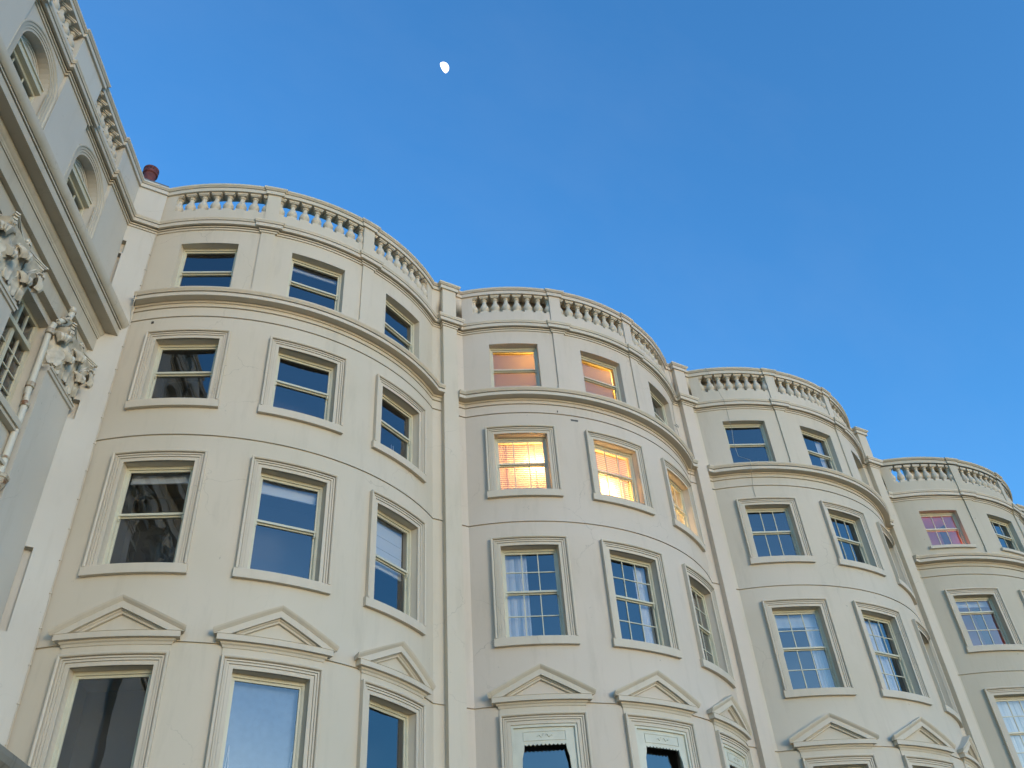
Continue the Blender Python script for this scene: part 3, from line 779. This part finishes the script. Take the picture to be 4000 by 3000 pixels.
# tall multi-paned windows between the pilasters
for c in BAYS:
    fr = MB(); a, b = c - LW0, c + LW1; o0, o1 = -.34, -.25
    def bar(s0, s1, z0, z1, oa=o0, ob=o1): fr.box(cb, s0, s1, oa, ob, z0, z1)
    bar(a - .02, a + .09, LZ0, LZ1 + .02); bar(b - .09, b + .02, LZ0, LZ1 + .02); bar(a + .09, b - .09, LZ1 - .07, LZ1 + .02)
    bar(a + .09, b - .09, 11.33, 11.42, -.34, -.20); bar(a - .02, b + .02, LZ0 - .02, LZ0 + .16); bar(a + .09, b - .09, LZ0 + .16, LZ0 + .24, -.33, -.27)
    bar(c - .045, c + .045, LZ0 + .16, 11.33); bar(c - .03, c + .03, 11.42, LZ1 - .07)
    for x in (-.30, .30): bar(c + x - .014, c + x + .014, LZ0 + .24, 11.33, -.325, -.27); bar(c + x - .014, c + x + .014, 11.42, LZ1 - .07, -.325, -.27)
    for i in range(1, 4): z = LZ0 + .24 + (11.33 - LZ0 - .24) * i / 4; bar(a + .09, c - .045, z - .013, z + .013, -.323, -.272); bar(c + .045, b - .09, z - .013, z + .013, -.323, -.272)
    W = fr.build('window', M['frame'], CB, croot)
    g = MB(); g.quad(cb(a, -.30, LZ0), cb(b, -.30, LZ0), cb(b, -.30, LZ1), cb(a, -.30, LZ1)); g.build('pane', M['glass2'], W, recalc=False, origin=croot)
    g = MB(); d0, d1 = -.36, -1.6
    q = [(a - .2, LZ0 - .2), (b + .2, LZ0 - .2), (b + .2, LZ1 + .1), (a - .2, LZ1 + .1)]
    g.grid([[cb(s, d0, z) for s, z in q], [cb(s, d1, z) for s, z in q]], closed=True); g.quad(*[cb(s, d1, z) for s, z in q])
    g.build('room', M['dim'], W, croot)
    g = MB()
    for o_, z in ((0, 0),):
        g.box(cb, a - .04, b + .0, OB - .2, .085, LZ0 - .13, LZ0 - .002); g.box(cb, a - .02, b - .02, OB - .02, .05, LZ0 - .2, LZ0 - .131)
    g.build('sill', M['trim2'], W, croot)
    g = MB(); g.box(cb, a - .02, b - .06, OB - .02, .03, 8.7, 8.82); g.box(cb, a - .02, b - .04, OB - .02, .07, 8.82, 8.88); g.build('string_course', M['trim2'], CB, croot)
# porch entablature at the foot of the corner (weathered)
g = MB(); PR = [(0, 3.55), (1.30, 3.55), (1.30, 3.80), (1.34, 3.82), (1.36, 3.88), (1.44, 3.95), (1.50, 4.02), (1.52, 4.10), (1.52, 4.17), (0, 4.26)]
rows = [[cb(s, o, z) for o, z in PR] for s in (6, 14.35)]; g.grid(rows, closed=True); g.poly(rows[0]); g.poly(rows[1][::-1])
for s in (7, 13.6): g.box(cb, s, s + .5, .9, 1.28, GROUND, 3.549)
g.build('porch', M['dirty'], CB, croot)

# ------------------------------------------------------------------ leafy capitals
def capital(sa, sb):
    root_s = (sa + sb) / 2; ob = .10
    W = (sb - sa) / 2
    zb, zt = 11.14, 12.13
    mb = MB()
    # bell
    rows = []
    for i in range(9):
        t = i / 8; fl = .02 + .16 * t ** 3
        w = W - .05 + fl; d = ob + .03 + fl
        z = zb + (zt - .12 - zb) * t
        rows.append([cb(root_s - w, -.1, z), cb(root_s - w, d, z), cb(root_s + w, d, z), cb(root_s + w, -.1, z)])
    mb.grid(rows)
    # abacus with concave faces and cut horns
    def abac(z0, z1, g):
        pts = []
        hw, dp = W + .12 + g, ob + .26 + g
        pts.append((-hw + .02, -.1)); 
        for i in range(7): t = i / 6; pts.append((-hw + .10 * sin(pi * t) * 1.0, .0 + (dp - .0) * t * .93))
        pts.append((-hw + .07, dp + .02))
        for i in range(13): t = i / 12; pts.append((-hw + .10 + (2 * hw - .2) * t, dp - .13 * sin(pi * t)))
        pts.append((hw - .07, dp + .02))
        for i in range(7): t = 1 - i / 6; pts.append((hw - .10 * sin(pi * t), dp * t * .93))
        pts.append((hw - .02, -.1))
        lo = [cb(root_s + s, o, z0) for s, o in pts]; hi = [cb(root_s + s, o, z1) for s, o in pts]
        mb.grid([lo, hi]); mb.poly(lo[::-1]); mb.poly(hi)
    abac(zt - .11, zt - .06, -.03); abac(zt - .059, zt - .03, -.005); abac(zt - .029, zt, .015)
    cap = mb.build('capital', M['carve'], CB, croot)
    def leaf(s0, o0, ds, do, h, w, z0, curl=.13, name='acanthus_leaf'):
        """curling, lobed leaf rising from z0; (ds,do) is its outward direction in plan"""
        lm = MB(); nl, nw = 18, 12
        t_s, t_o = -do, ds
        F = []; Bk = []
        for i in range(nl + 1):
            t = i / nl
            if t < .68:
                out = .02 + .05 * (t / .68) ** 2; z = z0 + h * t / .68 * .86
            else:
                q = (t - .68) / .32 * 1.25 * pi
                r = curl * .55
                out = .07 + r * (1 - cos(q)) ; z = z0 + h * .86 + r * 1.1 * sin(q)
            ww = w * (.62 + .55 * sin(pi * min(1, t * 1.05)) ** .8) * (1 if t < .9 else 1 - (t - .9) * 5)
            lobe = .9 + .2 * abs(sin(t * 4.5 * pi))
            rf, rb = [], []
            for j in range(nw + 1):
                u = j / nw * 2 - 1
                a = u * ww / 2 * lobe
                rib = .012 * cos(u * 3 * pi) + .03 * (1 - u * u) - .06 * abs(u) ** 3
                dd = out + rib
                rf.append(cb(s0 + t_s * a + ds * dd, o0 + t_o * a + do * dd, z + .012 * cos(u * 7 * pi)))
                dd -= .03
                rb.append(cb(s0 + t_s * a + ds * dd, o0 + t_o * a + do * dd, z - .012))
            F.append(rf); Bk.append(rb)
        lm.grid(F); lm.grid(Bk)
        lm.grid([[r[0] for r in F], [r[0] for r in Bk]]); lm.grid([[r[-1] for r in F], [r[-1] for r in Bk]]); lm.grid([F[-1], Bk[-1]])
        lm.build(name, M['carve'], cap, croot, smooth=True)
    c = root_s
    for x in (-.31, .31): leaf(c + x * W * 2.0 / 1.1, ob + .03, 0, 1, .40, .40, zb, .15)
    leaf(c, ob + .05, 0, 1, .66, .44, zb + .05, .17)
    for sg in (-1, 1):
        leaf(c + sg * (W - .02), ob + .02, sg * .707, .707, .60, .42, zb + .06, .19)
        if sg < 0: leaf(c - W + .03, -.02, -1, 0, .40, .30, zb)
    def spiral(s0, o0, z0, ts, to, r, turns=1.75, tub=.030, side=1):
        pts = []; rr = []
        n = 30
        for i in range(n + 1):
            t = i / n; a = side * (pi / 2 + t * turns * 2 * pi) if True else 0
            R = r * (1 - .86 * t)
            pts.append(cb(s0 + ts * R * cos(a), o0 + to * R * cos(a), z0 + R * sin(a) * 1)); rr.append(tub * (1 - .45 * t))
        return pts, rr
    sc = MB()
    for sg in (-1, 1):
        # corner volutes on the diagonal, stalk rising from the bell
        for tw in (0, 1):
            ts, to = (sg * .8, .6) if tw == 0 else (sg * .35, .93)
            p, r_ = spiral(c + sg * (W + .03), ob + .20, zt - .23, ts, to, .125, side=1)
            st = [cb(c + sg * (W * .5), ob + .08, zb + .48), cb(c + sg * W * .72, ob + .13, zb + .66), cb(c + sg * W * .9, ob + .17, zt - .14)]
            sc.tube(st + p, [.022, .026, .027] + r_, 7)
        p, r_ = spiral(c + sg * .10, ob + .16, zt - .25, sg * -1, .1, .075, side=1, tub=.021)
        st = [cb(c + sg * .26, ob + .08, zb + .48), cb(c + sg * .22, ob + .13, zb + .62), cb(c + sg * .15, ob + .15, zt - .19)]
        sc.tube(st + p, [.018, .02, .021] + r_, 7)
    sc.build('volute', M['carve'], cap, croot, smooth=True)
    ro = MB()
    for k in range(6):
        a = 2 * pi * k / 6; ctr = cb(c + .055 * cos(a), ob + .19, zt - .045 + .055 * sin(a))
        rr = []
        for i in range(5):
            t = pi * i / 4; rr.append([Vector(ctr) + U * (.038 * sin(t) * cos(2 * pi * j / 8)) + Vector((0, 0, .038 * sin(t) * sin(2 * pi * j / 8))) - NN * (.03 * cos(t)) for j in range(8)])
        ro.grid(rr, closed=True)
    ro.box(cb, c - .03, c + .03, ob + .12, ob + .235, zt - .07, zt - .02)
    ro.build('rosette', M['carve'], cap, croot, smooth=True)
for a, b in ((12.62, 13.66), (9.95, 11.05), (7.25, 8.35)): capital(a, b)

# ------------------------------------------------------------------ downpipe on the corner building
dp = MB()
path = [(12.52, .24, 12.52), (12.52, .24, 12.36), (12.50, .23, 12.25), (12.44, .20, 12.14), (12.36, .14, 12.02), (12.33, .10, 11.94), (12.33, .07, 11.84), (12.36, .04, 11.7)]
dp.tube([cb(*p) for p in path] + [cb(12.40, .03, 10.55)], .058, 12)
dp.tube([cb(12.40, .03, 10.55), cb(12.40, .02, 10.42), cb(12.45, .0, 10.28), cb(12.46, .02, 10.16), cb(12.46, .02, 8.62)], .058, 12)
dp.tube([cb(12.46, .02, 8.35), cb(12.46, .02, 4.3)], .055, 12)
DPO = dp.build('downpipe', M['pipe'], CB, croot, smooth=True)
for (s, o_, z, r, h) in ((12.52, .24, 12.42, .074, .05), (12.43, .19, 12.12, .078, .06), (12.35, .06, 11.76, .08, .12), (12.40, .03, 10.52, .08, .11), (12.46, .02, 10.14, .08, .1), (12.46, .02, 9.0, .07, .05)):
    cm = MB(); cm.tube([cb(s, o_, z - h / 2), cb(s, o_, z - h / 2 + .012), cb(s, o_, z + h / 2 - .012), cb(s, o_, z + h / 2)], [r * .9, r, r, r * .9], 14); cm.build('collar', M['rust'], DPO, croot, smooth=True)
hp = MB()
R = []
for r, z in ((.06, 8.28), (.07, 8.30), (.07, 8.34), (.085, 8.36), (.14, 8.5), (.15, 8.56), (.17, 8.57), (.18, 8.62), (.165, 8.64)):
    R.append([cb(12.46 + r * cos(2 * pi * (k + .5) / 8), .02 + r * sin(2 * pi * (k + .5) / 8), z) for k in range(8)])
hp.grid(R, closed=True); hp.poly(R[-1]); hp.build('hopper', M['rust'], DPO, croot)

# ------------------------------------------------------------------ chimney with pot behind the return parapet
ch = MB(); ch.box(lambda a, b, z: (a, b, z), -.9, .45, 17.2, 18.1, 16.5, 19.2)
CHO = ch.build('chimney', M['corner'], CB, croot)
cp = MB(); px, py, pz = -.212, 17.5, 19.2
R = []
prof = [(.17, 0), (.17, .1), (.15, .14), (.155, 1.0), (.165, 1.25), (.20, 1.28), (.205, 1.34), (.19, 1.36), (.19, 1.43), (.205, 1.45), (.205, 1.5), (.15, 1.52), (.14, 1.3)]
for r, z in prof: R.append([(px + r * cos(2 * pi * k / 20), py + r * sin(2 * pi * k / 20), pz + z) for k in range(20)])
cp.grid(R, closed=True)
POT = cp.build('chimney_pot', M['terra'], CHO, croot, smooth=True)
hl = MB()
for k in range(14):
    a = 2 * pi * k / 14; x, y_ = px + .19 * cos(a), py + .19 * sin(a)
    t = Vector((-sin(a), cos(a), 0)); n_ = Vector((cos(a), sin(a), 0)); c0 = Vector((x, y_, pz + 1.395)) + n_ * .003
    hl.poly([c0 + t * .02 * cos(q * pi / 3) + Vector((0, 0, .024 * sin(q * pi / 3))) for q in range(6)])
hl.build('vent_hole', M['black'], CHO, croot)

# ------------------------------------------------------------------ cables, vents, small things
def tline(name, pts, r, mat, label, cat, clips=None):
    mb = MB(); mb.tube(pts, r, 6)
    if clips:
        for p in clips: mb.box(lambda a, b, z: (p[0] + a, p[1] + b, p[2] + z), -.024, .018, -.016, .012, -.012, .012)
    o_ = mb.build(name, mat, None, pts[0]); tag(o_, label, cat); return o_
jx, jy = X0 - XE - .0, YR - .008
jp = [(jx + .012 * sin(i * 1.7) * .3, jy, 3.9 + i * .2) for i in range(0, 49)] 
top_j = [(jx - .01, jy - .02, 13.7), (jx - .035, jy - .06, 13.85), (jx - .05, jy - .20, 13.97), (jx - .05, jy - .24, 14.15), (jx - .045, jy - .22, 14.30), (jx - .01, jy - .05, 14.36), (jx, jy, 14.5)] + [(jx + .004 * sin(i), jy, 14.6 + i * .2) for i in range(0, 10)]
tline('cable', jp + top_j, .011, M['cable'], 'cream cable clipped down the joint between corner building and first bowed house', 'cable', [(jx, jy, 4.2 + i * .62) for i in range(0, 16)] + [(jx, jy, 14.7 + i * .5) for i in range(3)])
def bow3(d, o_, z, k=2):
    cx = X0 + PITCH * k; return (cx + (BR + o_) * sin(RAD(d)), YC - (BR + o_) * cos(RAD(d)), z)
wire = [bow3(-34.5, .11, 18.0), bow3(-33.5, .12, 17.6), bow3(-32.2, .16, 16.9), bow3(-31.5, .17, 16.6), bow3(-31, .03, 16.2), bow3(-31, .02, 15.6), bow3(-31.6, .02, 15.1), bow3(-31.3, .05, 14.6), bow3(-28.9, .27, 14.3), bow3(-29.2, .26, 14.0), bow3(-29.3, .02, 13.6), bow3(-29.3, .015, 13.22)]
tline('hanging_wire', wire, .007, M['wire'], 'thin loose wire hanging from the coping past the dark attic window', 'wire')
wire2 = [bow3(37, .12, 18.0, 1), bow3(37.4, .14, 17.4, 1), bow3(37.0, .17, 16.6, 1), bow3(36.4, .03, 16.1, 1), bow3(35.5, .02, 15.4, 1), bow3(36.5, .05, 14.7, 1), bow3(37.2, .28, 14.2, 1), bow3(37.2, .06, 13.5, 1), bow3(37.2, .05, 12.9, 1)]
tline('hanging_wire', wire2, .006, M['wire'], 'thin loose wire hanging beside the orange-lit attic, near the party pier', 'wire')
# short dangling flex on the lit house
wire3 = [bow3(33.6, .0, 15.2, 1), bow3(34.6, .10, 15.12, 1), bow3(35.4, .10, 15.2, 1), bow3(35.8, .03, 15.34, 1)]
tline('cable_loop', wire3, .010, M['wire'], 'short loop of cable sticking out by the last attic window of the lit house', 'cable')
def small(k, d, z, w, h, parent, root, name, mat, n=1):
    mb = MB(); fn = bent_map(X0 + PITCH * k, YC, RAD(d)); mb.box(fn, -w / 2, w / 2, -.01, .012, z - h / 2, z + h / 2)
    if n > 1:
        mb = MB()
        for i in range(n):
            a = -w / 2 + w * (i + .5) / n; mb.box(fn, a - w / n * .36, a + w / n * .36, -.01, .004, z - h / 2, z + h / 2)
        mb.box(fn, -w / 2, w / 2, -.01, .0035, z + h * .15, z + h / 2)
    return mb.build(name, mat, parent, root)
small(1, -11.5, 13.48, .20, .05, H2, R2, 'air_vent', M['black'], 6)
small(0, -36.6 + 1.5, 13.50, .05, .06, H1, R1, 'overflow_pipe', M['black'])
small(1, -16.0, 13.70, .025, .05, H2, R2, 'overflow_pipe', M['black'])
mb = MB(); mb.box(lambda a, b, z: (a, b, z), X0 + 3.78, X0 + 3.98, YW - .08, YW + .1, 18.045, 18.12); mb.build('flashing', M['lead'], H1, R1)

# ------------------------------------------------------------------ ground, moon
g = MB(); g.quad((-400, -400, GROUND), (400, -400, GROUND), (400, 400, GROUND), (-400, 400, GROUND))
gm, t, N, L, P = nt('worn_grass')
geo = N.new('ShaderNodeNewGeometry'); n = N.new('ShaderNodeTexNoise'); n.inputs['Scale'].default_value = .25; n.inputs['Detail'].default_value = 8
L.new(geo.outputs['Position'], n.inputs['Vector']); r = N.new('ShaderNodeValToRGB'); r.color_ramp.elements[0].color = (.045, .032, .016, 1); r.color_ramp.elements[1].color = (.07, .05, .027, 1)
L.new(n.outputs['Fac'], r.inputs['Fac']); L.new(r.outputs['Color'], P.inputs['Base Color']); P.inputs['Roughness'].default_value = .9
go = g.build('ground', gm); go['kind'] = 'structure'
g = MB(); g.box(lambda a, b, z: (a, b, z), -30, 60, 8.5, 13.6, GROUND - .1, GROUND + .13)
po = g.build('pavement', plain('paving', (.09, .07, .045), .8, noise=.3, nscale=1.5, bump=.2)); po['kind'] = 'structure'

md = Vector((0.23062544, 0.45863078, 0.85817813)); mc = md * 380
rx = md.cross(Vector((0, 0, 1))).normalized(); uy = rx.cross(md).normalized()
Rm = 2.25; ax = RAD(-62)     # direction of the long axis in the image plane
ux = rx * cos(ax) + uy * sin(ax); vx = rx * -sin(ax) + uy * cos(ax)
mb = MB(); rows = []
for j in range(7):
    t = j / 6 * pi / 2; kk = cos(t); dep = -sin(t) * Rm * .6
    rows.append([mc + ux * (Rm * kk * cos(2 * pi * i / 40)) + vx * ((Rm if sin(2 * pi * i / 40) > 0 else Rm * .36) * kk * sin(2 * pi * i / 40)) + md * dep for i in range(40)])
mb.grid(rows, closed=True); mb.poly(rows[0])
mo = mb.build('moon', M['moon'], None, mc, smooth=True); tag(mo, 'bright white gibbous moon alone in the blue sky', 'moon')

# ------------------------------------------------------------------ sky, sun, camera
SUN_EL, SUN_AZ = 4.0, 172.0       # azimuth clockwise from +y
wd = bpy.data.worlds.new('World'); scn.world = wd; wd.use_nodes = True
t = wd.node_tree; bg = t.nodes['Background']
sk = t.nodes.new('ShaderNodeTexSky'); sk.sky_type = 'NISHITA'; sk.sun_disc = False
sk.sun_elevation = RAD(SUN_EL); sk.sun_rotation = RAD(SUN_AZ); sk.altitude = 0; sk.air_density = 1.0; sk.dust_density = .5; sk.ozone_density = 4.1
tc = t.nodes.new('ShaderNodeTexCoord'); mpn = t.nodes.new('ShaderNodeMapping'); mpn.inputs['Scale'].default_value = (1.2, 2.6, 2.0); mpn.inputs['Rotation'].default_value = (.3, .5, .8)
cn = t.nodes.new('ShaderNodeTexNoise'); cn.inputs['Scale'].default_value = 1.6; cn.inputs['Detail'].default_value = 9; cn.inputs['Roughness'].default_value = .62
cr = t.nodes.new('ShaderNodeMapRange'); cr.inputs['From Min'].default_value = .45; cr.inputs['From Max'].default_value = .8; cr.inputs['To Min'].default_value = 0; cr.inputs['To Max'].default_value = .055
tm = t.nodes.new('ShaderNodeMix'); tm.data_type = 'RGBA'; tm.blend_type = 'MULTIPLY'; tm.inputs['Factor'].default_value = 1; tm.inputs['B'].default_value = (.83, 1.005, 1.0, 1)
cm_ = t.nodes.new('ShaderNodeMix'); cm_.data_type = 'RGBA'; cm_.inputs['B'].default_value = (.78, .9, 1.05, 1)
t.links.new(tc.outputs['Generated'], mpn.inputs[0]); t.links.new(mpn.outputs[0], cn.inputs['Vector']); t.links.new(cn.outputs['Fac'], cr.inputs['Value'])
t.links.new(sk.outputs[0], tm.inputs['A']); t.links.new(tm.outputs['Result'], cm_.inputs['A']); t.links.new(cr.outputs[0], cm_.inputs['Factor']); t.links.new(cm_.outputs['Result'], bg.inputs[0]); bg.inputs[1].default_value = .15
sl = bpy.data.lights.new('Sun', 'SUN'); sl.energy = .205; sl.angle = RAD(16); sl.color = (1, .87, .79)
so = bpy.data.objects.new('Sun', sl); COL.objects.link(so)
sd = Vector((sin(RAD(SUN_AZ)) * cos(RAD(30)), cos(RAD(SUN_AZ)) * cos(RAD(30)), sin(RAD(30))))
sd = Vector((sin(RAD(SUN_AZ)) * cos(RAD(SUN_EL)), cos(RAD(SUN_AZ)) * cos(RAD(SUN_EL)), sin(RAD(SUN_EL))))
so.rotation_euler = sd.to_track_quat('Z', 'Y').to_euler()

cam = bpy.data.cameras.new('Camera'); co = bpy.data.objects.new('Camera', cam); COL.objects.link(co)
cam.sensor_width = 36; cam.sensor_fit = 'HORIZONTAL'; cam.lens = 3489.04 / 4000 * 36; cam.clip_end = 2000
yaw, pit, rol = 0.5568112, 0.6890386, -0.0764544
fw = Vector((sin(yaw) * cos(pit), cos(yaw) * cos(pit), sin(pit))); rt = Vector((cos(yaw), -sin(yaw), 0)); up = rt.cross(fw)
r2 = rt * cos(rol) + up * sin(rol); u2 = -rt * sin(rol) + up * cos(rol)
co.matrix_world = Matrix(((r2.x, u2.x, -fw.x, 0), (r2.y, u2.y, -fw.y, 0), (r2.z, u2.z, -fw.z, 0), (0, 0, 0, 1)))
scn.camera = co
scn.render.engine = 'CYCLES'
scn.view_settings.view_transform = 'Standard'; scn.view_settings.look = 'None'; scn.view_settings.gamma = 1
scn.view_settings.exposure = 2.37
